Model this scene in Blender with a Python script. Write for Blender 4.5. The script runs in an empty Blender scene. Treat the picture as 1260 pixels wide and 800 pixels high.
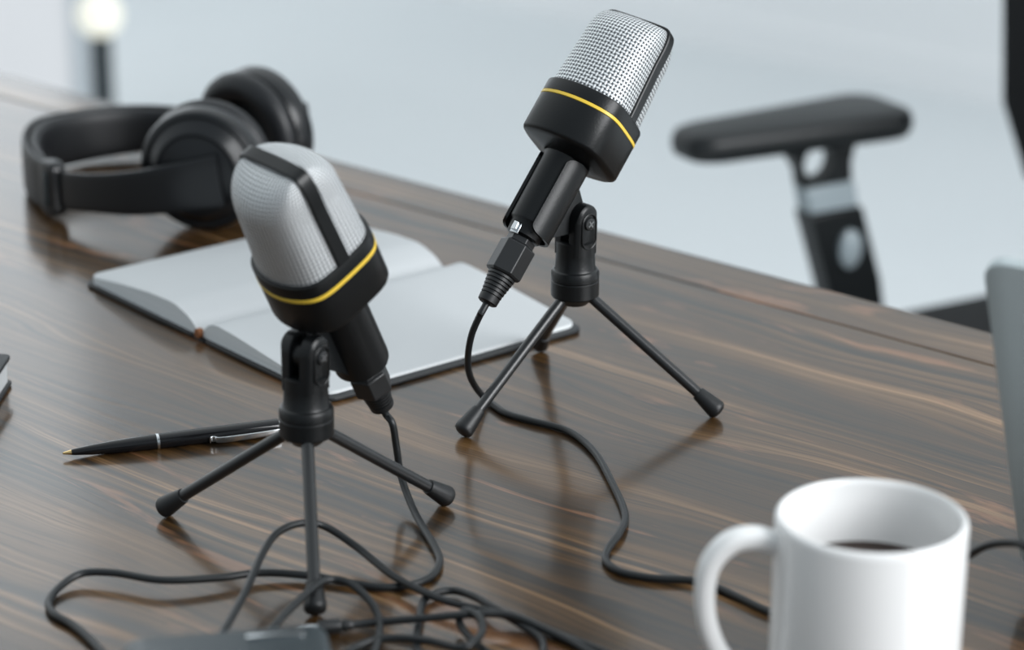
import bpy, bmesh, math, random
from mathutils import Vector, Matrix, Euler
random.seed(4)
PI = math.pi
TZ = 0.75                      # table top height above the floor
CAMH = 0.535                   # camera above the table top
F_PX, PITCH, ROLL = 3279.0, 0.3459, -0.0053
C = bpy.context.scene.collection

# ------------------------------------------------------------------ helpers
def ray(px, py):
    u = (px - 630) / F_PX; v = (400 - py) / F_PX
    c, s = math.cos(PITCH), math.sin(PITCH); cr, sr = math.cos(ROLL), math.sin(ROLL)
    X = cr*u + sr*v; Y = -sr*u + cr*v
    return Vector((X, c + Y*s, -s + Y*c))

def P(px, py, z=0.0):
    """point of the horizontal plane z metres above the table top"""
    d = ray(px, py); t = (z - CAMH) / d.z
    return Vector((d.x*t, d.y*t, z + TZ))

def D(px, py, y):
    """point at distance y in front of the camera (for the hanging part of a cord)"""
    d = ray(px, py); t = y / d.y
    return Vector((d.x*t, y, d.z*t + CAMH + TZ))

def T(x, y, z=0.0):
    return Vector((x, y, z + TZ))

def tag(o, label, cat, group=None, kind=None):
    if label: o['label'] = label
    if cat: o['category'] = cat
    if group: o['group'] = group
    if kind: o['kind'] = kind
    return o

def thing(name, label, cat, mat=None, group=None):
    o = bpy.data.objects.new(name, None); C.objects.link(o)
    o.empty_display_size = 0.02
    o.matrix_world = mat if mat is not None else Matrix.Identity(4)
    return tag(o, label, cat, group)

def finish(bm, name, mat, parent=None, local=None, smooth=40, label=None, bevel=None):
    bmesh.ops.recalc_face_normals(bm, faces=bm.faces[:])
    me = bpy.data.meshes.new(name); bm.to_mesh(me); bm.free()
    for p in me.polygons: p.use_smooth = True
    me.set_sharp_from_angle(angle=math.radians(smooth))
    o = bpy.data.objects.new(name, me); C.objects.link(o)
    if mat: me.materials.append(mat)
    if parent: o.parent = parent
    if local is not None: o.matrix_local = local
    if label: o['label'] = label
    if bevel:
        m = o.modifiers.new('bevel', 'BEVEL'); m.width = bevel; m.segments = 3
        m.limit_method = 'ANGLE'; m.angle_limit = math.radians(40)
    return o

def loft(bm, rings, closed=True, cap0=True, cap1=True, uvs=None):
    """rings: list of point lists of equal length"""
    V = [[bm.verts.new(p) for p in r] for r in rings]
    n = len(rings[0]); uvl = bm.loops.layers.uv.verify() if uvs else None
    for i in range(len(V) - 1):
        for j in range(n if closed else n - 1):
            k = (j + 1) % n
            vs = (V[i][j], V[i][k], V[i+1][k], V[i+1][j])
            try: f = bm.faces.new(vs)
            except ValueError: continue
            if uvs:
                idx = ((i, j), (i, j+1 if not closed else k), (i+1, j+1 if not closed else k), (i+1, j))
                for l, (a, b) in zip(f.loops, idx): l[uvl].uv = uvs[a][b]
    if closed and cap0: bm.faces.new(V[0][::-1])
    if closed and cap1: bm.faces.new(V[-1])
    return V

def lathe(bm, prof, seg=48, M=None, cap0=True, cap1=True, sx=1, sy=1):
    rings = []
    for r, z in prof:
        ring = []
        for k in range(seg):
            a = 2*PI*k/seg
            p = Vector((max(r, 1e-5)*math.cos(a)*sx, max(r, 1e-5)*math.sin(a)*sy, z))
            ring.append(M @ p if M else p)
        rings.append(ring)
    loft(bm, rings, True, cap0, cap1)

def box(bm, c, s, M=None):
    m = Matrix.Translation(Vector(c)) @ Matrix.Diagonal(Vector((s[0], s[1], s[2], 1)))
    if M: m = M @ m
    bmesh.ops.create_cube(bm, size=1, matrix=m)

def catmull(pts, sub=8):
    out = []; n = len(pts)
    for i in range(n - 1):
        p0 = pts[max(i-1, 0)]; p1 = pts[i]; p2 = pts[i+1]; p3 = pts[min(i+2, n-1)]
        for k in range(sub):
            t = k / sub
            out.append(0.5*((2*p1) + (p2-p0)*t + (2*p0-5*p1+4*p2-p3)*t*t + (-p0+3*p1-3*p2+p3)*t**3))
    out.append(pts[-1].copy())
    return out

def tube(bm, pts, r, seg=12, caps=True):
    """round tube along pts, r a number or list"""
    n = len(pts); rings = []
    t0 = (pts[1] - pts[0]).normalized()
    ref = Vector((0, 0, 1)) if abs(t0.z) < .9 else Vector((1, 0, 0))
    nrm = t0.cross(ref).normalized()
    for i in range(n):
        t = (pts[min(i+1, n-1)] - pts[max(i-1, 0)]).normalized()
        nrm = (nrm - t*nrm.dot(t)).normalized(); b = t.cross(nrm)
        rr = r[i] if isinstance(r, (list, tuple)) else r
        rings.append([pts[i] + (nrm*math.cos(2*PI*k/seg) + b*math.sin(2*PI*k/seg))*rr for k in range(seg)])
    loft(bm, rings, True, caps, caps)

def strap(bm, pts, wid, thk, up=Vector((0, 0, 1)), rnd=0.45):
    """flat rounded band along pts; wid (along up) and thk may be lists"""
    n = len(pts); rings = []
    for i in range(n):
        t = (pts[min(i+1, n-1)] - pts[max(i-1, 0)]).normalized()
        u = (up - t*up.dot(t)).normalized(); s = t.cross(u)
        w = (wid[i] if isinstance(wid, list) else wid)/2
        h = (thk[i] if isinstance(thk, list) else thk)/2
        ring = []
        for k in range(24):
            a = 2*PI*k/24; ca, sa = math.cos(a), math.sin(a)
            e = rnd
            ring.append(pts[i] + s*(h*math.copysign(abs(ca)**e, ca)) + u*(w*math.copysign(abs(sa)**e, sa)))
        rings.append(ring)
    loft(bm, rings)

def rrect(w, h, r, n=6):
    """rounded rectangle outline centred on the origin"""
    out = []
    for cx, cy, a0 in ((w/2-r, h/2-r, 0), (-w/2+r, h/2-r, PI/2), (-w/2+r, -h/2+r, PI), (w/2-r, -h/2+r, 1.5*PI)):
        for k in range(n+1):
            a = a0 + PI/2*k/n
            out.append((cx + r*math.cos(a), cy + r*math.sin(a)))
    return out

def slab(bm, outline, z0, z1, M=None, soft=0.0):
    rings = []
    lv = [(z0, soft), (z0+soft*.3, soft*.3), (z0+soft, 0), (z1-soft, 0), (z1-soft*.3, soft*.3), (z1, soft)] if soft else [(z0, 0), (z1, 0)]
    cx = sum(p[0] for p in outline)/len(outline); cy = sum(p[1] for p in outline)/len(outline)
    ex = max(abs(p[0]-cx) for p in outline); ey = max(abs(p[1]-cy) for p in outline)
    for z, ins in lv:
        ring = [Vector((cx+(x-cx)*(1-ins/ex), cy+(y-cy)*(1-ins/ey), z)) for x, y in outline]
        rings.append([M @ p for p in ring] if M else ring)
    loft(bm, rings)

def frame3(o, x, y, z):
    m = Matrix.Identity(4)
    for i, v in enumerate((x, y, z)): m.col[i][:3] = v
    m.col[3][:3] = o
    return m

# ---------------------------------------------------------------- materials
def mat(name, col, rough=.5, metal=0, spec=.5, coat=0, emis=None, es=0):
    m = bpy.data.materials.new(name); m.use_nodes = True
    b = m.node_tree.nodes['Principled BSDF']
    b.inputs['Base Color'].default_value = (*col, 1)
    b.inputs['Roughness'].default_value = rough
    b.inputs['Metallic'].default_value = metal
    b.inputs['Specular IOR Level'].default_value = spec
    b.inputs['Coat Weight'].default_value = coat
    if emis:
        b.inputs['Emission Color'].default_value = (*emis, 1); b.inputs['Emission Strength'].default_value = es
    return m

class NT:
    def __init__(s, m): s.t = m.node_tree; s.b = s.t.nodes['Principled BSDF']
    def n(s, kind, **kw):
        o = s.t.nodes.new(kind)
        for k, v in kw.items(): setattr(o, k, v)
        return o
    def put(s, sock, v):
        if hasattr(v, 'is_output') or isinstance(v, bpy.types.NodeSocket): s.t.links.new(v, sock)
        else: sock.default_value = v
    def math(s, op, a, b=None, c=None):
        o = s.n('ShaderNodeMath', operation=op)
        s.put(o.inputs[0], a)
        if b is not None: s.put(o.inputs[1], b)
        if c is not None: s.put(o.inputs[2], c)
        return o.outputs[0]
    def ramp(s, v, stops):
        o = s.n('ShaderNodeValToRGB'); s.put(o.inputs[0], v)
        e = o.color_ramp.elements
        while len(e) < len(stops): e.new(.5)
        for el, (p, c) in zip(e, stops): el.position = p; el.color = (*c, 1) if len(c) == 3 else c
        return o.outputs[0]
    def noise(s, vec, scale, detail=4, rough=.5, dist=0):
        o = s.n('ShaderNodeTexNoise'); s.put(o.inputs['Vector'], vec)
        o.inputs['Scale'].default_value = scale; o.inputs['Detail'].default_value = detail
        o.inputs['Roughness'].default_value = rough; o.inputs['Distortion'].default_value = dist
        return o.outputs['Fac']
    def mapping(s, vec, scale=(1, 1, 1), loc=(0, 0, 0)):
        o = s.n('ShaderNodeMapping'); s.put(o.inputs[0], vec)
        o.inputs['Scale'].default_value = scale; o.inputs['Location'].default_value = loc
        return o.outputs[0]
    def mix(s, f, a, b, mode='MIX'):
        o = s.n('ShaderNodeMix', data_type='RGBA', blend_type=mode)
        s.put(o.inputs[0], f); s.put(o.inputs[6], a); s.put(o.inputs[7], b)
        return o.outputs[2]
    def bump(s, h, strength, dist, nrm=None):
        o = s.n('ShaderNodeBump'); o.inputs['Strength'].default_value = strength; o.inputs['Distance'].default_value = dist
        s.put(o.inputs['Height'], h)
        if nrm: s.put(o.inputs['Normal'], nrm)
        return o.outputs[0]

def plastic(name, col, rough, grain=0.0, scale=900, spec=.5):
    m = mat(name, col, rough, spec=spec); t = NT(m)
    if grain:
        co = t.n('ShaderNodeTexCoord').outputs['Object']
        t.put(t.b.inputs['Normal'], t.bump(t.noise(co, scale, 2), grain, .0004))
    return m

BLK = plastic('black satin plastic', (.0048, .0056, .0062), .36, .12, spec=.36)
BLK_GLOSS = plastic('black gloss lacquer', (.006, .006, .007), .12)
LEGM = mat('black coated metal', (.012, .013, .014), .3, 0, .6)
RUB = plastic('black rubber', (.006, .007, .008), .45, .15, 1500)
CORDM = plastic('charcoal cable jacket', (.008, .010, .0115), .42, .1, 2000)
LEATH = plastic('black leatherette', (.010, .011, .013), .45, .5, 420)
HPM = plastic('black matte shell', (.008, .009, .0105), .30, .08)
CHAIRM = plastic('black chair plastic', (.007, .009, .010), .42, .1, spec=.4)
CHAIRF = plastic('black seat fabric', (.008, .009, .010), .9, .8, 1200)
CHROME = mat('polished steel', (.72, .74, .76), .16, 1)
STEEL = mat('dull steel', (.42, .43, .44), .35, 1)
GOLD = mat('gold metal', (.83, .6, .28), .22, 1)
YEL = mat('yellow enamel', (.80, .55, .06), .38)
CERA = mat('white glazed ceramic', (.82, .82, .815), .12, 0, .5)
COVER = plastic('black book cloth', (.012, .014, .016), .5, .5, 900)
RIB = mat('brown ribbon', (.25, .09, .03), .7)
ALU = mat('grey aluminium', (.50, .565, .58), .45, .15)
DKGREY = plastic('dark grey case', (.016, .026, .031), .4, .1)
WALLM = plastic('white painted wall', (.90, .91, .915), .8, .05, 60)
PLUGM = mat('black moulded plug', (.012, .013, .014), .4)

def weave():
    m = mat('woven steel mesh', (.6, .62, .64), .46, 1); t = NT(m)
    uv = t.n('ShaderNodeTexCoord').outputs['UV']
    sp = t.n('ShaderNodeSeparateXYZ'); t.put(sp.inputs[0], uv)
    pitch = .0022
    U = t.math('MULTIPLY', sp.outputs[0], PI/pitch); V = t.math('MULTIPLY', sp.outputs[1], PI/pitch)
    su, sv = t.math('SINE', U), t.math('SINE', V)
    cu, cv = t.math('COSINE', U), t.math('COSINE', V)
    alt = t.math('MULTIPLY', cu, cv)
    # warp wires run at |sin U| = 1, weft wires at |sin V| = 1; they rise and dip in turn
    warp = t.math('MULTIPLY', t.math('ABSOLUTE', su), t.math('MULTIPLY_ADD', cv, .0, 1.0))
    wr = t.math('MULTIPLY', t.math('ABSOLUTE', su), t.math('MULTIPLY_ADD', t.math('MULTIPLY', su, sv), .30, .70))
    wf = t.math('MULTIPLY', t.math('ABSOLUTE', sv), t.math('MULTIPLY_ADD', t.math('MULTIPLY', su, sv), -.30, .70))
    h = t.math('MAXIMUM', wr, wf)
    t.put(t.b.inputs['Base Color'], t.ramp(h, [(.42, (.03, .035, .04)), (.60, (.42, .44, .455)), (.88, (.92, .94, .95))]))
    t.put(t.b.inputs['Metallic'], t.ramp(h, [(.4, (0, 0, 0)), (.6, (.55, .55, .55))]))
    t.put(t.b.inputs['Normal'], t.bump(h, .6, .0006))
    return m
MESHM = weave()

def paper():
    m = mat('white paper', (.53, .55, .562), .75, spec=.2); t = NT(m)
    return m
PAPER = paper()

def page_edges():
    m = mat('page edges', (.74, .77, .79), .8, spec=.2); t = NT(m)
    co = t.n('ShaderNodeTexCoord').outputs['Object']
    f = t.noise(t.mapping(co, (4, 4, 2600)), 1, 2)
    t.put(t.b.inputs['Base Color'], t.ramp(f, [(.35, (.62, .67, .69)), (.6, (.84, .86, .87))]))
    return m
EDGES = page_edges()

def wood():
    m = mat('dark stained pine', (.06, .035, .022), .3); t = NT(m)
    co = t.n('ShaderNodeTexCoord').outputs['Object']      # desk frame: x runs along the boards
    warp = t.noise(t.mapping(co, (2.2, 8, 1)), 1, 2)
    warp2 = t.noise(t.mapping(co, (7, 26, 1), (2, 5, 0)), 1, 2)
    sp = t.n('ShaderNodeSeparateXYZ'); t.put(sp.inputs[0], co)
    y2 = t.math('ADD', sp.outputs[1], t.math('MULTIPLY', t.math('SUBTRACT', warp, .5), .075))
    y2 = t.math('ADD', y2, t.math('MULTIPLY', t.math('SUBTRACT', warp2, .5), .016))
    cb = t.n('ShaderNodeCombineXYZ'); t.put(cb.inputs[0], sp.outputs[0]); t.put(cb.inputs[1], y2)
    g = cb.outputs[0]
    rings = t.noise(t.mapping(g, (.8, 170, 1)), 1, 2, .55)            # year rings, a few mm apart
    fine = t.noise(t.mapping(g, (14, 1000, 1)), 1, 3, .6)             # pores
    broad = t.noise(t.mapping(g, (2.0, 24, 1), (.3, .2, 0)), 1, 3, .5)       # board-wide tone
    patch = t.noise(t.mapping(g, (7.5, 40, 1), (3.1, 1.7, 0)), 1, 4, .6, .8)   # worn orange patches
    amp = t.ramp(t.noise(t.mapping(g, (1.7, 13, 1), (7, 3, 0)), 1, 2), [(.38, (.25, .25, .25)), (.62, (1, 1, 1))])
    rr = t.math('MULTIPLY', t.math('SUBTRACT', rings, .5), amp)
    v = t.math('ADD', t.math('MULTIPLY', rr, 1.15), t.math('MULTIPLY', broad, .72))
    v = t.math('ADD', v, t.math('MULTIPLY', t.math('SUBTRACT', fine, .5), .16))
    v = t.math('ADD', v, .14)
    col = t.ramp(v, [(.34, (.016, .010, .005)), (.48, (.052, .026, .0085)), (.58, (.100, .051, .017)), (.74, (.29, .165, .078))])
    pm = t.math('MULTIPLY', t.ramp(patch, [(.60, (0, 0, 0)), (.68, (1, 1, 1))]), .55)
    col = t.mix(pm, col, (.30, .135, .062, 1))
    dk = t.ramp(fine, [(.30, (.35, .35, .35)), (.44, (1, 1, 1))])
    col = t.mix(1.0, col, dk, 'MULTIPLY')
    t.put(t.b.inputs['Base Color'], col)
    t.b.inputs['Roughness'].default_value = .42
    t.b.inputs['Specular IOR Level'].default_value = .2
    t.b.inputs['Coat Weight'].default_value = 1.0
    t.b.inputs['Coat IOR'].default_value = 1.48
    t.put(t.b.inputs['Coat Roughness'], t.ramp(t.math('ADD', t.math('MULTIPLY', fine, .5), t.math('MULTIPLY', rings, .5)), [(.35, (.20, .20, .20)), (.65, (.08, .08, .08))]))
    n1 = t.bump(rings, .05, .0010)
    n2 = t.bump(fine, .07, .0004, n1)
    t.put(t.b.inputs['Normal'], n2)
    t.put(t.b.inputs['Coat Normal'], n2)
    return m
WOOD = wood()

def floor_mat():
    m = mat('pale resin floor', (.6, .63, .65), .45, spec=.35); t = NT(m)
    co = t.n('ShaderNodeTexCoord').outputs['Object']
    f = t.noise(co, .8, 3)
    t.put(t.b.inputs['Base Color'], t.ramp(f, [(.3, (.74, .775, .79)), (.7, (.80, .83, .84))]))
    return m
FLOORM = floor_mat()

# --------------------------------------------------------- the setting
E_ = Vector((.756, -.654, 0)).normalized()          # along the far edge of the desk
N_ = Vector((.654, .756, 0)).normalized()           # away from the viewer, square to that edge

def structure(o): o['kind'] = 'structure'; return o
bm = bmesh.new(); box(bm, (0, 3.5, -.05), (16, 14, .1))
structure(finish(bm, 'floor', FLOORM))
WM = frame3(Vector((.433, 5.17, 0)), E_, N_, Vector((0, 0, 1)))
bm = bmesh.new(); box(bm, (0, .08, 1.5), (9, .12, 3.0))
structure(finish(bm, 'wall_back', WALLM, local=WM))
bm = bmesh.new(); box(bm, (0, .012, .035), (9, .016, .07))
structure(finish(bm, 'baseboard_back', WALLM, local=WM))
# tall bright window on the left
PANE = mat('daylight behind frosted glass', (.15, .16, .17), .3, emis=(.92, .96, 1.0), es=.58)
PANE2 = mat('daylight behind clear glass', (.15, .16, .17), .3, emis=(.90, .96, 1.0), es=1.7)
FRAMEM = mat('pale window frame', (.66, .70, .73), .5)
WIN = frame3(Vector((-1.55, 4.56, 0)), Vector((.995, .1, 0)).normalized(), Vector((-.1, .995, 0)).normalized(), Vector((0, 0, 1)))
wn = thing('window_1', None, None, WIN); structure(wn)
bm = bmesh.new(); box(bm, (0, 0, .46), (1.56, .01, .88)); finish(bm, 'lower_pane', PANE, wn)
bm = bmesh.new(); box(bm, (0, 0, 1.76), (1.56, .01, 1.64)); finish(bm, 'pane', PANE2, wn)
bm = bmesh.new()
for x in (-.79, .79): box(bm, (x, 0, 1.3), (.05, .06, 2.6))
for z in (.02, .92, 2.6): box(bm, (0, 0, z), (1.63, .06, .04))
finish(bm, 'window_frame', FRAMEM, wn, bevel=.004)

# --------------------------------------------------------------- the desk
DK = frame3(Vector((-.0606, 1.7725, TZ)), E_, N_, Vector((0, 0, 1)))     # origin on the far edge
desk = thing('desk', 'dark brown stained wooden desk that carries the microphones and the mug', 'desk', Matrix.Translation((0, 0, 0)) @ frame3(Vector((-.0606, 1.7725, 0)), E_, N_, Vector((0, 0, 1))))
bm = bmesh.new()
def plank(x0, x1, y0, y1, z0=-.036, z1=0):
    slab(bm, [(x1, y1), (x0, y1), (x0, y0), (x1, y0)], z0 + TZ, z1 + TZ, soft=.0012)
plank(-1.0, 1.3, -1.25, -.0475)
finish(bm, 'tabletop', WOOD, desk, Matrix.Identity(4), smooth=20)
bm = bmesh.new(); plank(-1.0, 1.3, -.0465, 0)
finish(bm, 'edge_board', WOOD, desk, Matrix.Identity(4), smooth=20)
for x in (-.92, 1.22):
    for y in (-1.17, -.09):
        bm = bmesh.new(); box(bm, (x, y, (TZ-.036)/2), (.07, .07, TZ-.036)); finish(bm, 'leg', WOOD, desk, bevel=.003)

# ---------------------------------------------------------- microphone kit
def axes(pcen, pivz, head_deg, phi, roll_a, uoff, slide):
    """axis system of a tilted microphone on its stand"""
    hd = Vector((math.cos(head_deg), math.sin(head_deg), 0))
    A = hd*math.sin(phi) + Vector((0, 0, math.cos(phi)))
    U = -hd*math.cos(phi) + Vector((0, 0, math.sin(phi)))
    h = A.cross(U).normalized()
    if h.y > 0: h = -h
    pivot = T(pcen[0], pcen[1], pivz)
    foot = pivot + U*uoff + A*slide
    tc = (Vector((0, 0, CAMH + TZ)) - foot).normalized()
    Q = (tc - A*tc.dot(A)).normalized()
    R = A.cross(Q); R = R if R.x > 0 else -R
    S = (R*math.cos(roll_a) + Q*math.sin(roll_a)).normalized()
    return dict(A=A, U=U, h=h, pivot=pivot, foot=foot, S=S, hd=hd, u=uoff, w=slide)

RAD, FLAT = .0281, .0250
def sect(th, r=RAD, d=FLAT, p=11):
    e = math.hypot(math.cos(th)/(r*1.13), math.sin(th)/r)       # shallow curved faces, cut by two flats
    return (e**p + (abs(math.cos(th))/d)**p)**(-1/p)

def sring(z, kS, kF, n=96, a0=0, a1=2*PI, closed=True):
    out = []
    for i in range(n if closed else n+1):
        a = a0 + (a1-a0)*i/n; r = sect(a)
        out.append(Vector((kS*r*math.cos(a), kF*r*math.sin(a), z)))
    return out

Z0, Z1, ZT = .0602, .0925, .1125
def grille_levels():
    lv = []
    for i in range(9):
        f = i/8; k = .925 - .075*f
        lv.append((Z0 - .001 + (Z1-Z0+.001)*f, k, k))
    for i in range(1, 15):
        u = i/14*.985; a = u*PI/2
        lv.append((Z1 + (ZT-Z1)*math.sin(a), .85*(1-.24*u**3), .85*max(math.cos(a), 0)**.82))
    return lv

def make_mic(ax, label):
    M = frame3(ax['foot'], ax['S'], ax['A'].cross(ax['S']), ax['A'])
    root = thing('microphone', label, 'microphone', M, 'microphones on tripod stands')
    I = Matrix.Identity(4)
    # housing
    bm = bmesh.new()
    prof = [(.0264, .45), (.0280, .66), (.0289, .84), (.0296, .93), (.0305, .98), (.0317, 1), (.0508, 1.0), (.0511, .985), (.0529, .985), (.0532, 1.0), (.0590, 1.0), (.0600, .99), (.0604, .97), (.0604, .90)]
    loft(bm, [sring(z, k, k) for z, k in prof])
    finish(bm, 'housing', BLK, root, I, smooth=35)
    bm = bmesh.new()
    loft(bm, [sring(z, k, k) for z, k in ((.0510, .99), (.0512, 1.006), (.0528, 1.006), (.0530, .99))], cap0=False, cap1=False)
    finish(bm, 'ring', YEL, root, I, label='thin yellow ring around the housing')
    # woven grilles, front and back of the band
    lv = grille_levels()
    for nm, a0, a1 in (('mesh_grille', .125, PI-.125), ('mesh_grille', PI+.125, 2*PI-.125)):
        bm = bmesh.new(); n = 72
        rings = [sring(z, kS, kF, n, a0, a1, False) for z, kS, kF in lv]
        base = rings[0]; arc = [0]
        for i in range(n): arc.append(arc[-1] + (base[i+1]-base[i]).length)
        uvs = []; run = [0.0]
        mid = n//2
        for i in range(1, len(rings)): run.append(run[-1] + (rings[i][mid]-rings[i-1][mid]).length)
        for i, r in enumerate(rings):
            w = [0]
            for k in range(n): w.append(w[-1] + (r[k+1]-r[k]).length)
            mm = w[mid]
            if i >= 9: uvs.append([(rings[i][k].x*-1 + 0*mm, run[i]) if False else (arc[k]-arc[mid], run[i]) for k in range(n+1)])
            else: uvs.append([(arc[k]-arc[mid], run[i]) for k in range(n+1)])
        loft(bm, rings, False, uvs=uvs)
        finish(bm, nm, MESHM, root, I, smooth=80, label='silver woven wire mesh')
    # flat band over the head
    path = []
    for z, kS, kF in lv: path.append(Vector((kS*FLAT + .0002, 0, z)))
    path[0].z -= .0005
    top = path[-1]
    path = path[:-1]
    path.append(Vector((top.x - .0012, 0, ZT+.0002)))
    full = path + [Vector((path[-1].x*f, 0, ZT+.0004)) for f in (.6, .2, -.2, -.6)] + [Vector((-p.x, 0, p.z)) for p in reversed(path)]
    bm = bmesh.new()
    rings = []
    for i, p in enumerate(full):
        t = (full[min(i+1, len(full)-1)] - full[max(i-1, 0)]).normalized()
        nn = Vector((t.z, 0, -t.x)); w = .0038
        if nn.dot(Vector((p.x, 0, max(p.z-.09, 0)))) < 0: nn = -nn
        rings.append([p + nn*b + Vector((0, a, 0)) for a, b in ((-w, -.0016), (-w, .0008), (-w+.0005, .0013), (w-.0005, .0013), (w, .0008), (w, -.0016))])
    loft(bm, rings)
    finish(bm, 'band', BLK, root, I, smooth=35)
    # handle
    bm = bmesh.new()
    lathe(bm, [(.0086, -.0215), (.0094, -.0212), (.0102, -.0150), (.0112, -.0140), (.0116, -.0130), (.0119, .0255), (.0126, .0268)], 48)
    finish(bm, 'handle', BLK, root, I)
    return root, M

def make_cable(ax, M, label, pts, hl, ribs, latch_dir):
    """connector plugged under the microphone, then the cord"""
    root = thing('microphone_cable', label, 'cable', M)
    I = Matrix.Identity(4); inv = M.inverted()
    bm = bmesh.new()
    if True:
        R6 = []
        for z, r in ((-.0222, .0080), (-.0256, .0080), (-.0262, .0096), (-.0266, .0101), (-.0260-hl+.0015, .0101), (-.0260-hl+.0003, .0092), (-.0260-hl, .0078)):
            R6.append([Vector((r*math.cos(k*PI/3+.35), r*math.sin(k*PI/3+.35), z)) for k in range(6)])
        loft(bm, R6[::-1])
    finish(bm, 'connector', PLUGM, root, I, smooth=20, bevel=.0005)
    bm = bmesh.new(); prof = []
    z = -.0261-hl; r = .0076
    prof.append((r*.8, z))
    for k in range(ribs):
        prof += [(r, z), (r, z-.0013), (r*.84, z-.0014), (r*.84, z-.0020)]; z -= .0021; r -= .00036
    prof += [(r+.0002, z), (r, z-.0035), (r*.8, z-.0042), (.0021, z-.0043)]
    lathe(bm, prof[::-1], 36)
    finish(bm, 'strain_relief', RUB, root, I, smooth=30)
    if latch_dir is not None:
        d = (inv.to_3x3() @ latch_dir); d.z = 0; d.normalize()
        s = Vector((0, 0, 1)).cross(d)
        LM = frame3(d*.0088 + Vector((0, 0, -.0195)), s, Vector((0, 0, 1)), d)
        bm = bmesh.new(); box(bm, (0, 0, .0010), (.0030, .0048, .0036), LM); box(bm, (0, -.0001, .0003), (.0052, .0066, .0011), LM)
        finish(bm, 'latch', CHROME, root, I, bevel=.0004, label='small silver latch button')
    zend = z - .0043
    path = [M @ Vector((0, 0, zend+.002)), M @ Vector((0, 0, zend-.006))] + pts
    bm = bmesh.new()
    tube(bm, [inv @ Vector((p.x, p.y, max(p.z, TZ + .0019))) for p in catmull(path, 10)], .00185, 12)
    finish(bm, 'cord', CORDM, root, I)
    return root

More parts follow.
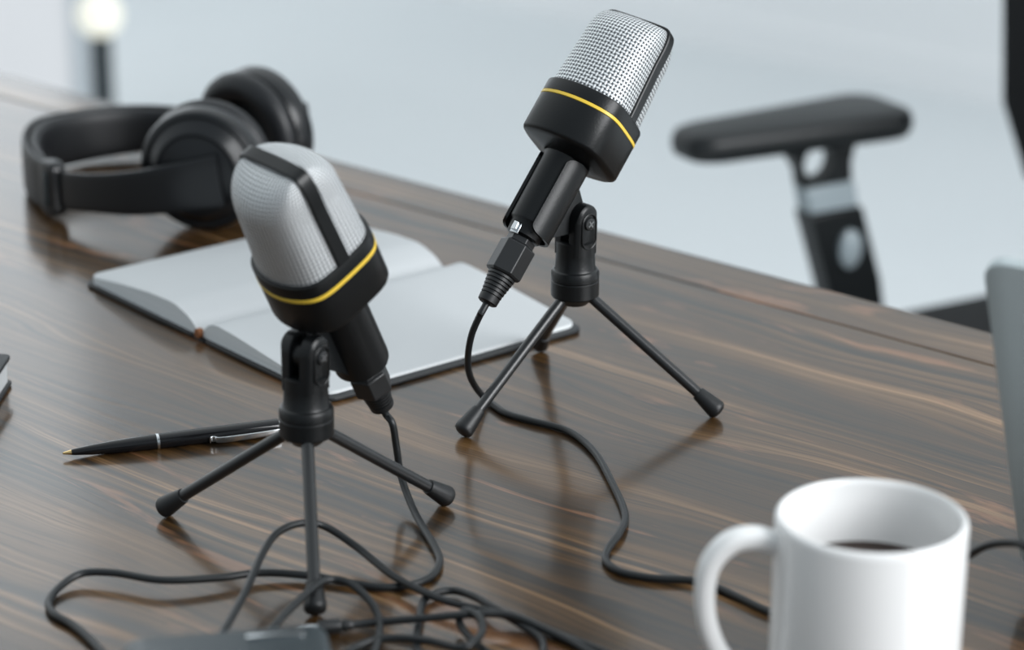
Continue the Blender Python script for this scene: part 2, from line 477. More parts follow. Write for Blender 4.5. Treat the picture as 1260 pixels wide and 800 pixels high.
def make_stand(pc, ax, rot, zb, label):
    root = thing('tripod_stand', label, 'microphone stand', Matrix.Translation(T(pc[0], pc[1], 0)), 'desktop tripod microphone stands')
    I = Matrix.Identity(4)
    pz = ax['pivot'].z - TZ
    # hub, collar and column
    kz = (pz - zb)/.0455
    bm = bmesh.new()
    lathe(bm, [(r_, zb + q*kz) for r_, q in ((.0062, 0), (.0070, .0003), (.0102, .0036), (.0126, .0046), (.0131, .0054), (.0131, .0132), (.0127, .0137), (.0131, .0143), (.0131, .0176), (.0124, .0192), (.0114, .0198), (.0109, .0208), (.0106, .0285), (.0106, .0350), (.0094, .0356))], 56)
    finish(bm, 'hub', BLK, root, I, smooth=30)
    # two prongs, cut from the round column, rounded at the top
    h = ax['h']; hd = Vector((-h.y, h.x, 0)); zz = Vector((0, 0, 1))
    for s in (1, -1):
        bm = bmesh.new()
        FM = frame3(Vector((0, 0, 0)), hd, zz, h*s)
        outl = []
        zq = zb + .0285*kz
        w = .0082
        for k in range(17):
            a = PI*k/16
            outl.append((w*math.cos(a), pz + .0012 + .0098*math.sin(a)))
        outl += [(-.0088, zq), (.0088, zq)]
        rings = []
        for t, ins in ((.0032, 0), (.0066, 0), (.0088, .0003), (.0097, .0011), (.0101, .0020)):
            ring = []
            for x, z in outl:
                f = 1 - ins/w
                zc = pz - .004
                ring.append(FM @ Vector((x*f, zc + (z-zc)*(1 - ins/.013 if z > zc else 1), min(t, math.sqrt(.0112**2 - (x*f)**2)))))
            rings.append(ring)
        # round face towards the column's round: pull side points back
        loft(bm, rings)
        # shallow oval seat around the screw
        o = finish(bm, 'prong', BLK, root, I, smooth=35)
        if s == 1:
            bm = bmesh.new()
            for (sc, tt) in ((1, .0107),):
                oo = []
                prof = [(1.0, .0099), (1.0, .0104), (.92, .01065), (.84, .0104), (.82, .0099)]
                rings = []
                for k, t in prof:
                    ring = []
                    for i in range(40):
                        a = 2*PI*i/40
                        x = .0057*k*math.cos(a); y = .0057*k*math.sin(a)
                        if math.sin(a) < 0: y -= .0088*1.0
                        ring.append(FM @ Vector((x, pz + .0006 + y, t)))
                    rings.append(ring)
                loft(bm, rings, True, False, False)
            finish(bm, 'screw_recess', BLK, o, I, smooth=40)
            bm = bmesh.new()
            SM = frame3(h*.0100 + zz*(pz+.0006), hd, zz, h)
            lathe(bm, [(.0036, -.0008), (.0036, .0004), (.0032, .0010), (.0018, .0013), (.0001, .0014)], 28, SM)
            finish(bm, 'screw', LEGM if True else STEEL, o, I)
            bm = bmesh.new()
            box(bm, (0, 0, .0013), (.0042, .0007, .0006), SM @ Matrix.Rotation(.6, 4, 'Z')); box(bm, (0, 0, .0013), (.0007, .0042, .0006), SM @ Matrix.Rotation(.6, 4, 'Z'))
            finish(bm, 'screw_slot', STEEL, o, I)
    # clip: open sleeve with a lug that swings between the prongs
    A, U = ax['A'], ax['U']
    base = T(pc[0], pc[1], 0)
    CM = frame3(ax['foot'] - base, U, A.cross(U), A)
    bm = bmesh.new()
    rings = []
    z0, z1, rc = -.0190, .0262, .0045
    half = math.radians(48)
    n = 60; ri, ro = .01215, .0139
    def shell(z, lip):
        # lip: rounding of the opening's corners near the ends
        a0 = half + lip; a1 = 2*PI - half - lip
        outer = [Vector((ro*math.cos(a0+(a1-a0)*i/n), ro*math.sin(a0+(a1-a0)*i/n), z)) for i in range(n+1)]
        inner = [Vector((ri*math.cos(a0+(a1-a0)*i/n), ri*math.sin(a0+(a1-a0)*i/n), z)) for i in range(n, -1, -1)]
        return outer + inner
    zs = []
    for i in range(8):
        f = i/7; zs.append((z0 + rc*f, .55*(1-math.sqrt(max(0, 1-(1-f)**2)))))
    for i in range(8):
        f = i/7; zs.append((z1 - rc*(1-f), .55*(1-math.sqrt(max(0, 1-f**2)))))
    loft(bm, [shell(z, l) for z, l in zs])
    clip = finish(bm, 'clip', BLK, root, CM, smooth=35)
    bm = bmesh.new()
    # lug: plate in the tilt plane from the sleeve to the pivot
    lug = []
    for k in range(13):
        a = PI/2 + PI*k/12
        lug.append((-ax['u'] + .0068*math.cos(a), -ax['w'] + .0068*math.sin(a)))
    lug += [(-.0128, -.0150), (-.0128, .0215)]
    LMt = frame3(Vector((0, 0, 0)), Vector((1, 0, 0)), Vector((0, 0, 1)), Vector((0, -1, 0)))
    slab(bm, lug, -.0029, .0029, LMt, soft=.0005)
    finish(bm, 'lug', BLK, clip, Matrix.Identity(4), smooth=35)
    # legs
    for k in range(3):
        a = rot + k*2*PI/3
        d = Vector((math.cos(a), math.sin(a), 0))
        top = d*.0080 + Vector((0, 0, zb + .0055)); foot = d*.0790 + Vector((0, 0, .0058))
        ax_ = (foot-top).normalized()
        bm = bmesh.new(); tube(bm, [top, top.lerp(foot, .5), foot - ax_*.009], .0030, 20)
        lg = finish(bm, 'leg', LEGM, root, I)
        bm = bmesh.new()
        FMx = frame3(foot, ax_.cross(Vector((0, 0, 1))).normalized(), ax_.cross(ax_.cross(Vector((0, 0, 1)))).normalized(), ax_)
        lathe(bm, [(.0030, -.0120), (.0037, -.0119), (.0039, -.0112), (.0053, .0000), (.0054, .0018), (.0049, .0030), (.0030, .0042), (.0001, .0046)], 28, FMx)
        finish(bm, 'foot_cap', RUB, lg, I)
    return root

RC = (.0339, 1.3623); LC = (-.0971, 1.1717)
axR = axes(RC, .1035, math.radians(45), math.radians(41.4), math.radians(29), .030, -.0055)
axL = axes(LC, .0975, math.radians(236), math.radians(29), math.radians(62), .0302, -.017)
make_stand(RC, axR, 3.8875, .0567, 'black tripod stand standing right of the open notebook, holding the microphone tilted right')
make_stand(LC, axL, 2.726, .0526, 'black tripod stand in front of the open notebook, holding the microphone tilted left')
micR, MR = make_mic(axR, 'silver mesh microphone with yellow ring leaning right, on the rear stand')
micL, ML = make_mic(axL, 'silver mesh microphone with yellow ring leaning left, in front of headphones')

def trace(pts): return [P(x, y, z) for x, y, z in pts]
g = .0020
ptsR = [D(592, 385, 1.314), D(581, 410, 1.318), D(576, 436, 1.324), D(577, 458, 1.332), D(585, 476, 1.343)] + trace([(599, 492, .0030), (622, 508, g), (655, 518, g), (700, 531, g), (731, 556, g), (752, 592, g), (769, 632, g), (763, 655, .003), (748, 676, g), (746, 690, g), (762, 703, g), (800, 711, g), (850, 714, g), (880, 722, g), (915, 738, g), (950, 754, g), (1010, 775, g), (1080, 772, g), (1130, 745, .004)]) + [D(1168, 705, 1.088), D(1192, 684, 1.078), D(1216, 671, 1.068), D(1243, 668, 1.058), D(1262, 673, 1.050), D(1300, 700, 1.035), D(1350, 760, 1.015)] + trace([(1400, 840, g), (1440, 850, g)])
make_cable(axR, MR, 'black cable that runs from the right microphone passing behind the white mug', ptsR, .0186, 6, (Vector((-.62, -.75, .2))))
ptsL = [D(483, 522, 1.221), D(488, 552, 1.223), D(494, 588, 1.222)] + trace([(511, 632, .004), (535, 673, g), (541, 692, g), (531, 709, g), (508, 719, g), (470, 723, g), (430, 717, g), (376, 708, .003), (320, 705, .004), (270, 711, .005), (200, 714, .006), (140, 705, .006), (100, 706, .005), (73, 723, .003), (60, 741, g), (66, 755, g), (88, 768, g), (110, 786, g), (135, 812, g), (175, 845, g), (235, 838, .004), (272, 782, .010), (302, 728, .014), (322, 683, .018), (341, 656, .020), (370, 644, .020), (400, 648, .016), (440, 674, .009), (480, 706, .006), (520, 728, .006), (553, 741, .006), (600, 752, .006), (640, 763, .004), (690, 783, g), (745, 803, g), (800, 832, g), (860, 870, g)])
make_cable(axL, ML, 'black cable from the left microphone, looping over the desk around the stand legs', ptsL, .0130, 4, None)

# second, tangled cable with a jack plug
tg = thing('tangled_cable', 'tangled black cable with a jack plug in front of the left tripod stand', 'cable', Matrix.Translation(P(500, 770, 0)))
tp = trace([(412, 770.5, .0035), (430, 769, .0035), (460, 766, .004), (520, 761, .007), (580, 756, .009), (625, 757, .008), (668, 774, .004), (715, 797, g), (760, 830, g), (720, 872, g), (620, 872, g), (535, 850, g), (514, 800, g), (516, 762, .003), (522, 739, .003), (536, 730, .003), (560, 727, .003), (585, 735, .005), (610, 750, .006), (640, 768, .004), (666, 788, g), (664, 812, g), (630, 820, g), (590, 795, .004), (566, 768, .005), (572, 752, .009), (590, 760, .011), (592, 780, .009), (570, 797, .007), (530, 789, .005), (487, 785, .004), (453, 790, .003), (425, 808, g), (415, 845, g), (440, 850, g), (462, 800, .003), (467, 768, .004), (457, 742, .009), (432, 719, .013), (409, 713, .014), (387, 722, .014), (347, 760, .010), (305, 812, .004), (270, 870, g)])
inv = tg.matrix_world.inverted() if False else Matrix.Translation(-P(500, 770, 0))
bm = bmesh.new(); tube(bm, [inv @ Vector((p.x, p.y, max(p.z, TZ + .0019))) for p in catmull(tp, 10)], .00185, 12); finish(bm, 'cord', CORDM, tg, Matrix.Identity(4))
a = inv @ P(432, 769, .0036); b = inv @ P(388, 772, .0036)
zd = (b-a).normalized(); xd = zd.cross(Vector((0, 0, 1))).normalized()
PMx = frame3(a, xd, zd.cross(xd), zd)
bm = bmesh.new()
lathe(bm, [(.0018, -.001), (.0023, 0), (.0023, .002), (.0028, .0022), (.0028, .0034), (.0022, .0036), (.0022, .0046), (.0030, .0048), (.0033, .0060), (.0033, .0145), (.0026, .0150)], 28, PMx); finish(bm, 'plug', PLUGM, tg, Matrix.Identity(4))
bm = bmesh.new(); lathe(bm, [(.0017, .0150), (.0017, .0215), (.0013, .0220), (.0016, .0230), (.0003, .0255)], 20, PMx); finish(bm, 'jack_pin', CHROME, tg, Matrix.Identity(4), label='silver jack pin')

# dark device at the bottom of the picture
dv0 = P(400, 764, .05); dv1 = P(150, 784, .05)
xd = (dv0 - dv1); wdt = xd.length; xd.normalize(); yd = Vector((0, 0, 1)).cross(xd)
dv = thing('device_box', 'blurred dark grey device box close to the camera beside the tangled cable', 'electronic device', frame3(Vector((dv1.x, dv1.y, TZ)), xd, yd, Vector((0, 0, 1))))
bm = bmesh.new(); slab(bm, [(x + wdt/2, y - .05) for x, y in rrect(wdt, .10, .008)], .003, .05, soft=.003); finish(bm, 'case', DKGREY, dv, Matrix.Identity(4))
for fx in (.15, .85):
    for fy in (-.012, -.088):
        bm = bmesh.new(); lathe(bm, [(.005, 0), (.006, .0032)], 20, Matrix.Translation((wdt*fx, fy, 0))); finish(bm, 'rubber_foot', RUB, dv, Matrix.Identity(4))
bm = bmesh.new(); slab(bm, [(x + wdt*.74, y - .010) for x, y in rrect(.024, .0026, .0012)], .0498, .0508); finish(bm, 'button', CHROME, dv, Matrix.Identity(4), label='slim silver strip')

# ---------------------------------------------------------------- notebook
ac = Vector((.638, -.77, 0)).normalized(); sp_ = Vector((0, 0, 1)).cross(ac)
NB = frame3(T(-.1817+.0008, 1.4538+.001, 0), ac, sp_, Vector((0, 0, 1)))
nb = thing('open_notebook', 'open notebook with blank white pages and black cover behind the left microphone', 'notebook', NB)
HGT = .182
bm = bmesh.new()
for s in (-1, 1):
    slab(bm, [(x + s*.0655, y + HGT/2) for x, y in rrect(.127, HGT+.004, .008)], .0004, .0028, soft=.0006)
box(bm, (0, HGT/2, .0012), (.010, HGT+.003, .0016))
finish(bm, 'cover', COVER, nb, Matrix.Identity(4), smooth=30)
def block(side, prof, W=.1235):
    xs = [i/40 for i in range(41)]
    def zt(f):
        for (f0, z0), (f1, z1) in zip(prof, prof[1:]):
            if f <= f1:
                t = (f-f0)/(f1-f0); t = t*t*(3-2*t) if f1 < .32 else t
                return z0 + (z1-z0)*t
        return prof[-1][1]
    ts = [zt(f) for f in xs]
    for _ in range(4):
        ts = [ts[0]] + [(ts[i-1]+2*ts[i]+ts[i+1])/4 for i in range(1, 40)] + [ts[-1]]
    def hgt(f, y):     # the outer corners are rounded
        return 1
    bm = bmesh.new(); rows = []
    ys = [0, .0015, .004, .0075, .03, .09, .15, HGT-.0075, HGT-.004, HGT-.0015, HGT]
    for y in ys:
        ins = 0
        e = min(y, HGT-y)
        if e < .0075: ins = .0075 - math.sqrt(max(0, .0075**2 - (.0075-e)**2))
        top = []; bot = []
        for f, z in zip(xs, ts):
            x = f*(W-ins)
            top.append(Vector((side*(x + .0008), y, z))); bot.append(Vector((side*(x+.0008), y, .0030)))
        rows.append(top + bot[::-1])
    loft(bm, rows)
    o = finish(bm, 'pages', PAPER, nb, Matrix.Identity(4), smooth=35)
    o.data.materials.append(EDGES)
    for p in o.data.polygons:
        if p.normal.z < .25: p.material_index = 1
    return o
block(-1, [(0, .0040), (.10, .0120), (.24, .0158), (.45, .0150), (.75, .0115), (1, .0075)])
block(1, [(0, .0040), (.05, .0120), (.13, .0142), (.30, .0132), (.7, .0085), (1, .0052)])
for y in (-.001, HGT+.001):
    bm = bmesh.new(); lathe(bm, [(.0005, -.004), (.0028, -.0035), (.0030, .0), (.0028, .0035), (.0005, .004)], 16, Matrix.Translation((0, y, .0050)) @ Matrix.Rotation(PI/2, 4, 'X') @ Matrix.Scale(.5, 4, (0, 0, 1)))
    finish(bm, 'headband', RIB, nb, Matrix.Identity(4), label='brown headband at the spine')

# small closed notebook at the left border
cn = thing('closed_notebook', 'closed black notebook with white page block at the left border, left of the pen', 'notebook', frame3(T(-.2775, 1.384, 0), Vector((.998, -.055, 0)).normalized(), Vector((.055, .998, 0)).normalized(), Vector((0, 0, 1))))
for z in (.0005, .0155):
    bm = bmesh.new(); slab(bm, [(x - .05, y - .07) for x, y in rrect(.1, .14, .004)], z, z+.0022, soft=.0005); finish(bm, 'cover', COVER, cn, Matrix.Identity(4))
bm = bmesh.new(); slab(bm, [(x - .0505, y - .07) for x, y in rrect(.097, .137, .003)], .0027, .0155); finish(bm, 'pages', PAPER, cn, Matrix.Identity(4), label='white page block')

# --------------------------------------------------------------------- pen
p0 = P(77, 558, .0030); p1 = P(352, 523.5, .0045)
L = (p1-p0).length; zd = (p1-p0).normalized(); xd = zd.cross(Vector((0, 0, 1))).normalized()
PM = frame3(p0, xd, zd.cross(xd), zd)
if PM.col[1].z < 0: PM = frame3(p0, -xd, -(zd.cross(xd)), zd)
pen = thing('ballpoint_pen', 'glossy black ballpoint pen with silver clip lying left of the front tripod stand', 'pen', PM)
I = Matrix.Identity(4); k = L/.121
def ln(prof): return [(r, z*k) for r, z in prof]
bm = bmesh.new(); lathe(bm, ln([(.0002, 0), (.0006, .0003), (.0009, .002), (.0011, .0032), (.0014, .0046)]), 24); finish(bm, 'tip', GOLD, pen, I, label='gold writing tip')
bm = bmesh.new(); lathe(bm, ln([(.0014, .0046), (.0017, .006), (.0027, .016), (.0034, .026), (.0039, .038), (.0041, .0500)]), 32); finish(bm, 'lower_barrel', BLK_GLOSS, pen, I)
bm = bmesh.new(); lathe(bm, ln([(.0041, .0500), (.0043, .0502), (.0043, .0513), (.0041, .0515)]), 32); finish(bm, 'ring', CHROME, pen, I, label='silver ring')
bm = bmesh.new(); lathe(bm, ln([(.0041, .0515), (.0042, .07), (.0042, .115), (.0040, .1168)]), 32); finish(bm, 'upper_barrel', BLK_GLOSS, pen, I)
bm = bmesh.new(); lathe(bm, ln([(.0030, .1168), (.0030, .1185), (.0024, .1187), (.0024, .1265), (.0018, .127)]), 24); finish(bm, 'plunger', CHROME, pen, I, label='silver push button')
# the clip lies against the side facing the viewer, a little below the middle
fd = Vector((0, -1, -.15)); fd = PM.to_3x3().inverted() @ fd; fd.z = 0; fd.normalize()
sd = Vector((0, 0, 1)).cross(fd)
bm = bmesh.new()
cp = [fd*.0030 + Vector((0, 0, .1178*k)), fd*.0050 + Vector((0, 0, .1172*k)), fd*.0058 + Vector((0, 0, .114*k)), fd*.0064 + Vector((0, 0, .100*k)), fd*.0066 + Vector((0, 0, .088*k)), fd*.0062 + Vector((0, 0, .0825*k)), fd*.0048 + Vector((0, 0, .0808*k)), fd*.0046 + Vector((0, 0, .079*k)), fd*.0056 + Vector((0, 0, .0782*k))]
strap(bm, catmull(cp, 5), .0034, .0007, sd, .6)
finish(bm, 'clip', CHROME, pen, I, label='silver pocket clip')

# ------------------------------------------------------------------ headphones
hpR = thing('headphones', 'black over-ear headphones lying behind the open notebook', 'headphones', Matrix.Translation(T(-.25, 1.74, 0)))
hinv = Matrix.Translation(-T(-.25, 1.74, 0))
def cup(cx, cy, cz, out, rad, name='ear_cup'):
    out = Vector(out).normalized()
    x = out.cross(Vector((0, 0, 1))).normalized(); y = out.cross(x)
    M = hinv @ frame3(T(cx, cy, cz), x, y, out)
    r = rad
    bm = bmesh.new()
    lathe(bm, [(r*.80, -.006), (r*.97, -.005), (r, -.001), (r*1.0, .006), (r*.97, .0095), (r*.90, .0115), (r*.86, .0105), (r*.83, .0112), (r*.72, .0165), (r*.66, .0180), (r*.62, .0172), (r*.56, .0176), (r*.35, .0205), (r*.1, .0215), (.0001, .0216)], 64, None)
    c = finish(bm, name, HPM, hpR, M, smooth=30)
    bm = bmesh.new()
    n = 16; prof = []
    for k in range(n+1):
        a = -PI/2 + 2*PI*k/n
        prof.append((r*.78 + r*.24*math.cos(a + PI), -.012 + .0085*math.sin(a + PI)))
    lathe(bm, prof[:-1] + [prof[0]], 64, None, False, False)
    finish(bm, 'ear_pad', LEATH, c, I)
    bm = bmesh.new(); lathe(bm, [(.0001, -.0075), (r*.62, -.0078), (r*.62, -.006), (.0001, -.006)], 48); finish(bm, 'speaker_cloth', CHAIRF, c, I)
    return c
cup(-.2010, 1.668, .0425, (-.2, -.97, -.03), .0412)
cup(-.1730, 1.757, .0438, (.62, .77, .10), .0425)
bp = [(-.188, 1.640, .041), (-.215, 1.638, .037), (-.245, 1.645, .031), (-.275, 1.662, .026), (-.300, 1.684, .022), (-.321, 1.714, .0205), (-.333, 1.752, .021), (-.331, 1.785, .0225), (-.316, 1.810, .021), (-.291, 1.828, .021), (-.258, 1.836, .0215), (-.215, 1.828, .024), (-.170, 1.815, .034), (-.142, 1.782, .043)]
bpv = [hinv @ T(*p) for p in bp]
sm = catmull(bpv, 6)
i0, i1 = 26, 55
bm = bmesh.new(); strap(bm, sm[:27], [.036 - .010*min(1, i/18) for i in range(27)], .0032); finish(bm, 'arm', HPM, hpR, I)
bm = bmesh.new(); strap(bm, sm[64:], [.022 + .004*i/24 for i in range(len(sm)-64)], .0036); finish(bm, 'arm', HPM, hpR, I)
bm = bmesh.new(); strap(bm, sm[24:67], [.026 + .012*math.sin(PI*i/42)**.5 for i in range(43)], .0050); hb = finish(bm, 'headband', LEATH, hpR, I)
# padding on the inner side of the headband
cen = hinv @ T(-.245, 1.755, 0)
pad = []
for i in range(27, 65):
    p = sm[i].copy(); d = (cen - p); d.z = 0; pad.append(p + d.normalized()*.0062)
bm = bmesh.new(); strap(bm, pad, [.022 + .014*math.sin(PI*i/37)**.4 for i in range(38)], [.004 + .007*math.sin(PI*i/37)**.4 for i in range(38)], rnd=.7); finish(bm, 'padding', LEATH, hb, I)
for i in (25, 66):
    t = (sm[i+1]-sm[i-1]).normalized(); t.z = 0; t.normalize(); s = t.cross(Vector((0, 0, 1)))
    HM = frame3(sm[i], t, s, Vector((0, 0, 1)))
    bm = bmesh.new(); slab(bm, rrect(.019, .037 if i == 25 else .026, .006), -.0055, .0055, HM @ Matrix.Rotation(PI/2, 4, 'X'), soft=.002)
    hg = finish(bm, 'hinge', HPM, hpR, I)
    bm = bmesh.new(); slab(bm, rrect(.006, .024 if i == 25 else .014, .0028), .0056, .0070, HM @ Matrix.Rotation(PI/2, 4, 'X'), soft=.0005)
    finish(bm, 'hinge_cap', DKGREY, hg, I)

# --------------------------------------------------------------------- mug
mx, my, mr, mh = .1468, .9940, .0395, .0955
mug = thing('mug', 'white ceramic mug of coffee in the right foreground', 'mug', Matrix.Translation(T(mx, my, 0)))
bm = bmesh.new()
w = .0034
prof = [(.0001, .004), (mr-.010, .004), (mr-.008, 0.0004), (mr-.006, 0), (mr-.003, .001), (mr-.001, .004), (mr, .010), (mr, mh-.003), (mr-.0004, mh-.0010), (mr-.0014, mh-.0001), (mr-.0022, mh), (mr-w+.0002, mh-.0010), (mr-w, mh-.003), (mr-w, .012), (mr-w-.006, .0065), (.0001, .006)]
lathe(bm, prof, 96, None, False, False); body = finish(bm, 'body', CERA, mug, I, smooth=50)
bm = bmesh.new()
hp_ = [Vector(p) for p in ((-mr+.002, 0, .0835), (-mr-.008, 0, .0865), (-mr-.018, 0, .0845), (-mr-.0258, 0, .0755), (-mr-.0280, 0, .062), (-mr-.026, 0, .047), (-mr-.020, 0, .033), (-mr-.010, 0, .021), (-mr+.002, 0, .0165))]
strap(bm, catmull(hp_, 8), .0125, .0085, Vector((0, 1, 0)), .75); finish(bm, 'handle', CERA, mug, Matrix.Rotation(.06, 4, 'Z'))
cofm = mat('black coffee', (.028, .010, .004), .05)
bm = bmesh.new(); lathe(bm, [(.0001, .010), (.028, .010), (mr-w-.0001, .0125), (mr-w-.0001, .0675), (mr-w-.002, .0670), (.0001, .0670)], 64, None, False, False)
cf = finish(bm, 'coffee', cofm); cf.matrix_world = Matrix.Translation(T(mx, my, 0)); tag(cf, 'dark coffee inside the white mug', 'coffee', kind='stuff')

# ------------------------------------------------------------------- laptop
B0 = T(.2385, 1.1290, .011); TT = T(.1975, 1.0600, .1845)
up = (TT - B0); LH = up.length; up.normalize()
hz = Vector((.86, -.51, 0)).normalized(); hz = (hz - up*hz.dot(up)).normalized()
hz.z = 0; hz.normalize()
nb_ = hz.cross(up).normalized()
LM = frame3(B0, hz, up, nb_)
W = .30
hback = Vector((0, 0, 1)).cross(hz).normalized()
lp = thing('laptop', 'grey laptop at the right border seen from behind its raised lid', 'laptop', frame3(T(.2385, 1.129, 0), hz, hback, Vector((0, 0, 1))))
linv = frame3(T(.2385, 1.129, 0), hz, hback, Vector((0, 0, 1))).inverted()
bm = bmesh.new(); slab(bm, [(x + W/2, y + LH/2) for x, y in rrect(W, LH, .010)], -.003, .003, linv @ LM, soft=.001); lid = finish(bm, 'lid', ALU, lp, I)
bm = bmesh.new(); slab(bm, [(x + W/2, y + LH/2 + .003) for x, y in rrect(W-.014, LH-.018, .004)], -.0036, -.0029, linv @ LM); finish(bm, 'screen', BLK_GLOSS, lid, I, label='dark screen')
bm = bmesh.new(); slab(bm, [(x + W/2, y + .105) for x, y in rrect(W, .205, .010)], .002, .0125, soft=.002); bs = finish(bm, 'base', ALU, lp, I)
bm = bmesh.new(); slab(bm, [(x + W/2, y + .08) for x, y in rrect(W-.05, .095, .004)], .0124, .0132); finish(bm, 'keyboard', BLK, bs, I)
bm = bmesh.new(); slab(bm, [(x + W/2, y + .17) for x, y in rrect(.10, .058, .004)], .0124, .0128); finish(bm, 'touchpad', DKGREY, bs, I)
bm = bmesh.new(); lathe(bm, [(.0045, 0.02), (.0045, W-.02)], 20, Matrix.Translation((0, .002, .0095)) @ Matrix.Rotation(PI/2, 4, 'Y')); finish(bm, 'hinge', DKGREY, lp, I)
for x in (.02, W-.02):
    for y in (.02, .19):
        bm = bmesh.new(); lathe(bm, [(.004, 0), (.005, .0022)], 16, Matrix.Translation((x, y, 0))); finish(bm, 'rubber_foot', RUB, bs, I)

# -------------------------------------------------------------------- chair
fw = Vector((.87, .5, 0)).normalized()         # from the front of the chair to its back
sd = Vector((-.5, .87, 0)).normalized()        # towards the visible arm
CC = Vector((.475, 2.10, 0))
ch = thing('office_chair', 'black office chair with armrests standing behind the desk', 'chair', frame3(CC, fw, sd, Vector((0, 0, 1))))
cinv = frame3(CC, fw, sd, Vector((0, 0, 1))).inverted()
bm = bmesh.new(); slab(bm, rrect(.48, .50, .10, 10), .395, .475, soft=.028); finish(bm, 'seat', CHAIRF, ch, I)
bm = bmesh.new(); slab(bm, rrect(.28, .28, .03), .35, .394, soft=.004); finish(bm, 'tilt_mechanism', CHAIRM, ch, I)
# backrest: curved shell
bm = bmesh.new(); rows = []
for z, hw, dx in ((.52, .15, .200), (.535, .21, .203), (.57, .258, .208), (.64, .280, .212), (.75, .287, .215), (.88, .280, .225), (.98, .245, .24), (1.03, .21, .25), (1.045, .15, .252)):
    row = []
    for i in range(17):
        y = hw*(-1 + 2*i/16); row.append(Vector((dx - .10*(abs(y)/.25)**2 + .05, y, z)))
    rows.append(row + [p + Vector((.035, 0, 0)) for p in reversed(row)])
loft(bm, rows); finish(bm, 'backrest', CHAIRF, ch, I, smooth=60, bevel=.008)
bm = bmesh.new(); strap(bm, catmull([Vector((.05, 0, .37)), Vector((.27, 0, .38)), Vector((.31, 0, .46)), Vector((.295, 0, .66))], 6), .07, .02, Vector((0, 1, 0))); finish(bm, 'back_bracket', CHAIRM, ch, I)
# armrests
zA = TZ - .084
GREYS = mat('light grey sleeve', (.34, .40, .43), .35)
for s in (1, -1):
    ac_ = cinv @ Vector((.2435, 2.264, zA))
    ar = bpy.data.objects.new('armrest', None); C.objects.link(ar); ar.parent = ch
    ar.matrix_local = Matrix.Translation((ac_.x, ac_.y*s, 0)); ar.empty_display_size = .05
    bm = bmesh.new()
    slab(bm, [(x, y*(1 - .38*max(0, (.05-x)/.17))) for x, y in rrect(.230, .090, .028, 8)], zA-.025, zA, soft=.008); finish(bm, 'pad', CHAIRM, ar, I, smooth=50)
    # bracket that splits in two arms around a round opening, down to the sleeve
    bm = bmesh.new(); n = 24
    rings = []
    hx, hz_ = .028, zA-.045
    outer = [(-.026, zA-.023), (-.004, zA-.034), (.008, zA-.050), (.012, zA-.068), (.066, zA-.068), (.064, zA-.050), (.067, zA-.036), (.074, zA-.023)]
    def on_outline(a):
        d = Vector((math.cos(a), math.sin(a))); best = None
        for (x0, z0), (x1, z1) in zip(outer, outer[1:] + outer[:1]):
            p = Vector((x0-hx, z0-hz_)); e = Vector((x1-x0, z1-z0))
            den = d.x*e.y - d.y*e.x
            if abs(den) < 1e-9: continue
            t = (p.x*e.y - p.y*e.x)/den; q = (p.x*d.y - p.y*d.x)/den
            if t > 0 and -1e-6 <= q <= 1+1e-6: best = t if best is None else min(best, t)
        return Vector((hx + d.x*best, hz_ + d.y*best))
    hole_r = .0155
    for kind, y in (('o', -.007), ('o', .007), ('i', .007), ('i', -.007), ('o', -.007)):
        ring = []
        for k in range(48):
            a = 2*PI*k/48
            q = on_outline(a) if kind == 'o' else Vector((hx + hole_r*math.cos(a), hz_ + hole_r*math.sin(a)))
            ring.append(Vector((q.x, y, q.y)))
        rings.append(ring)
    loft(bm, rings, True, False, False); bmesh.ops.remove_doubles(bm, verts=bm.verts[:], dist=1e-6)
    finish(bm, 'bracket', CHAIRM, ar, I, smooth=40)
    def leaning(name, spec, mt_, hy, **kw):
        bm = bmesh.new()
        loft(bm, [[Vector((x0, -hy, z)), Vector((x0, hy, z)), Vector((x1, hy, z)), Vector((x1, -hy, z))] for z, x0, x1 in spec])
        return finish(bm, name, mt_, ar, I, smooth=40, bevel=.003, **kw)
    leaning('sleeve', ((zA-.067, .013, .067), (zA-.092, .019, .073)), GREYS, .011, label='light grey sleeve')
    ps = leaning('post', ((zA-.091, .017, .075), (zA-.165, .042, .100), (zA-.235, .058, .114), (.350, .070, .130)), CHAIRM, .014)
    bm = bmesh.new(); box(bm, (.09, -s*.10, .365), (.06, .22, .018)); finish(bm, 'arm_bar', CHAIRM, ar, I, bevel=.003)
    bm = bmesh.new(); lathe(bm, [(.0001, .0), (.012, 0), (.012, .005), (.009, .008), (.0001, .0085)], 28, Matrix.Translation((.060, s*-.0135, zA-.128)) @ Matrix.Rotation(s*PI/2, 4, 'X') @ Matrix.Diagonal((1, 1.5, 1, 1)))
    finish(bm, 'button', GREYS, ps, I, label='pale grey height button')
bm = bmesh.new(); lathe(bm, [(.03, .10), (.03, .22), (.016, .222), (.016, .36)], 28); finish(bm, 'gas_column', CHAIRM, ch, I)
for k in range(5):
    a = k*2*PI/5 + .3; d = Vector((math.cos(a), math.sin(a), 0))
    bm = bmesh.new(); strap(bm, [d*.02 + Vector((0, 0, .115)), d*.16 + Vector((0, 0, .100)), d*.31 + Vector((0, 0, .072))], [.05, .045, .035], [.03, .026, .02], Vector((-d.y, d.x, 0))); lg = finish(bm, 'base_spoke', CHAIRM, ch, I)
    bm = bmesh.new(); s = Vector((-d.y, d.x, 0)); CMx = frame3(d*.30 + Vector((0, 0, .029)), d, Vector((0, 0, 1)), s)
    lathe(bm, [(.010, -.02), (.026, -.019), (.029, -.015), (.029, -.004), (.02, -.003), (.02, .003), (.029, .004), (.029, .015), (.026, .019), (.010, .02)], 28, CMx); finish(bm, 'caster', CHAIRM, lg, I)

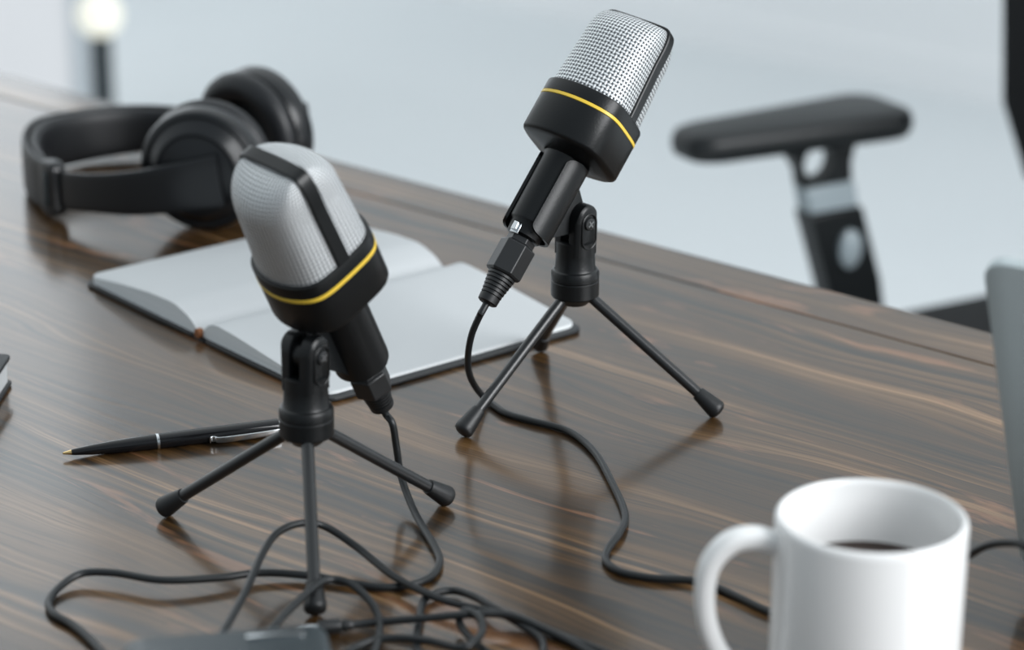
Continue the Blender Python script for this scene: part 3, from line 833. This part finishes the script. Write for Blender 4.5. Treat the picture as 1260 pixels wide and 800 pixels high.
# --------------------------------------------------------------- floor lamp
lx, ly = -.668, 4.21
lm = thing('floor_lamp', 'dark floor lamp with a warm glowing globe beside the bright window', 'lamp', Matrix.Translation((lx, ly, 0)))
bm = bmesh.new(); lathe(bm, [(.10, 0), (.10, .012), (.09, .02), (.02, .024)], 40); finish(bm, 'base', CHAIRM, lm, I)
bm = bmesh.new(); lathe(bm, [(.018, .02), (.018, .262)], 24); finish(bm, 'pole', mat('dark grey pole', (.03, .04, .045), .4), lm, I)
GLOBE = mat('warm lit globe', (.9, .88, .8), .4, emis=(1.0, .95, .74), es=.40)
bm = bmesh.new(); lathe(bm, [(.0001, .258)] + [(.037*math.sin(a), .295-.037*math.cos(a)) for a in [PI*k/20 for k in range(1, 20)]] + [(.0001, .332)], 32, None, False, False); finish(bm, 'globe', GLOBE, lm, I, label='warm white glowing globe')

# -------------------------------------------------------- light and camera
wd = bpy.data.worlds.new('World'); bpy.context.scene.world = wd; wd.use_nodes = True
nt = wd.node_tree; bg = nt.nodes['Background']; bg.inputs[1].default_value = 1.15
tcw = nt.nodes.new('ShaderNodeTexCoord'); sw = nt.nodes.new('ShaderNodeSeparateXYZ'); nt.links.new(tcw.outputs['Generated'], sw.inputs[0])
rw = nt.nodes.new('ShaderNodeValToRGB'); mw = nt.nodes.new('ShaderNodeMath'); mw.operation = 'MULTIPLY_ADD'
nt.links.new(sw.outputs[1], mw.inputs[0]); mw.inputs[1].default_value = .5; mw.inputs[2].default_value = .5
nt.links.new(mw.outputs[0], rw.inputs[0]); nt.links.new(rw.outputs[0], bg.inputs[0])
e = rw.color_ramp.elements                       # the room is dim behind the viewer and bright ahead
e[0].position = .25; e[0].color = (.26, .30, .33, 1); e[1].position = .75; e[1].color = (.86, .925, .95, 1)

def area(name, loc, aim, sx, sy, power, col):
    l = bpy.data.lights.new(name, 'AREA'); l.shape = 'RECTANGLE'; l.size = sx; l.size_y = sy; l.energy = power; l.color = col
    o = bpy.data.objects.new(name, l); C.objects.link(o); o.location = loc
    o.rotation_euler = (Vector(aim) - Vector(loc)).to_track_quat('-Z', 'Y').to_euler()
    return o
area('window_daylight', (2.5, -.4, 2.2), (0.1, 1.3, .8), 2.2, 1.8, 132, (.97, .985, 1.0))

cam = bpy.data.cameras.new('camera'); co = bpy.data.objects.new('camera', cam); C.objects.link(co)
co.location = (0, 0, TZ + CAMH)
co.rotation_euler = (Matrix.Rotation(PI/2 - PITCH, 4, 'X') @ Matrix.Rotation(-ROLL, 4, 'Z')).to_euler()
cam.sensor_width = 36; cam.lens = F_PX/1260*36; cam.clip_start = .02; cam.clip_end = 60
cam.dof.use_dof = True; cam.dof.focus_distance = 1.37; cam.dof.aperture_fstop = 5.6
sc = bpy.context.scene; sc.camera = co
sc.view_settings.view_transform = 'Standard'; sc.view_settings.look = 'None'
sc.view_settings.exposure = 0.13; sc.view_settings.gamma = 1; sc.view_settings.use_curve_mapping = False
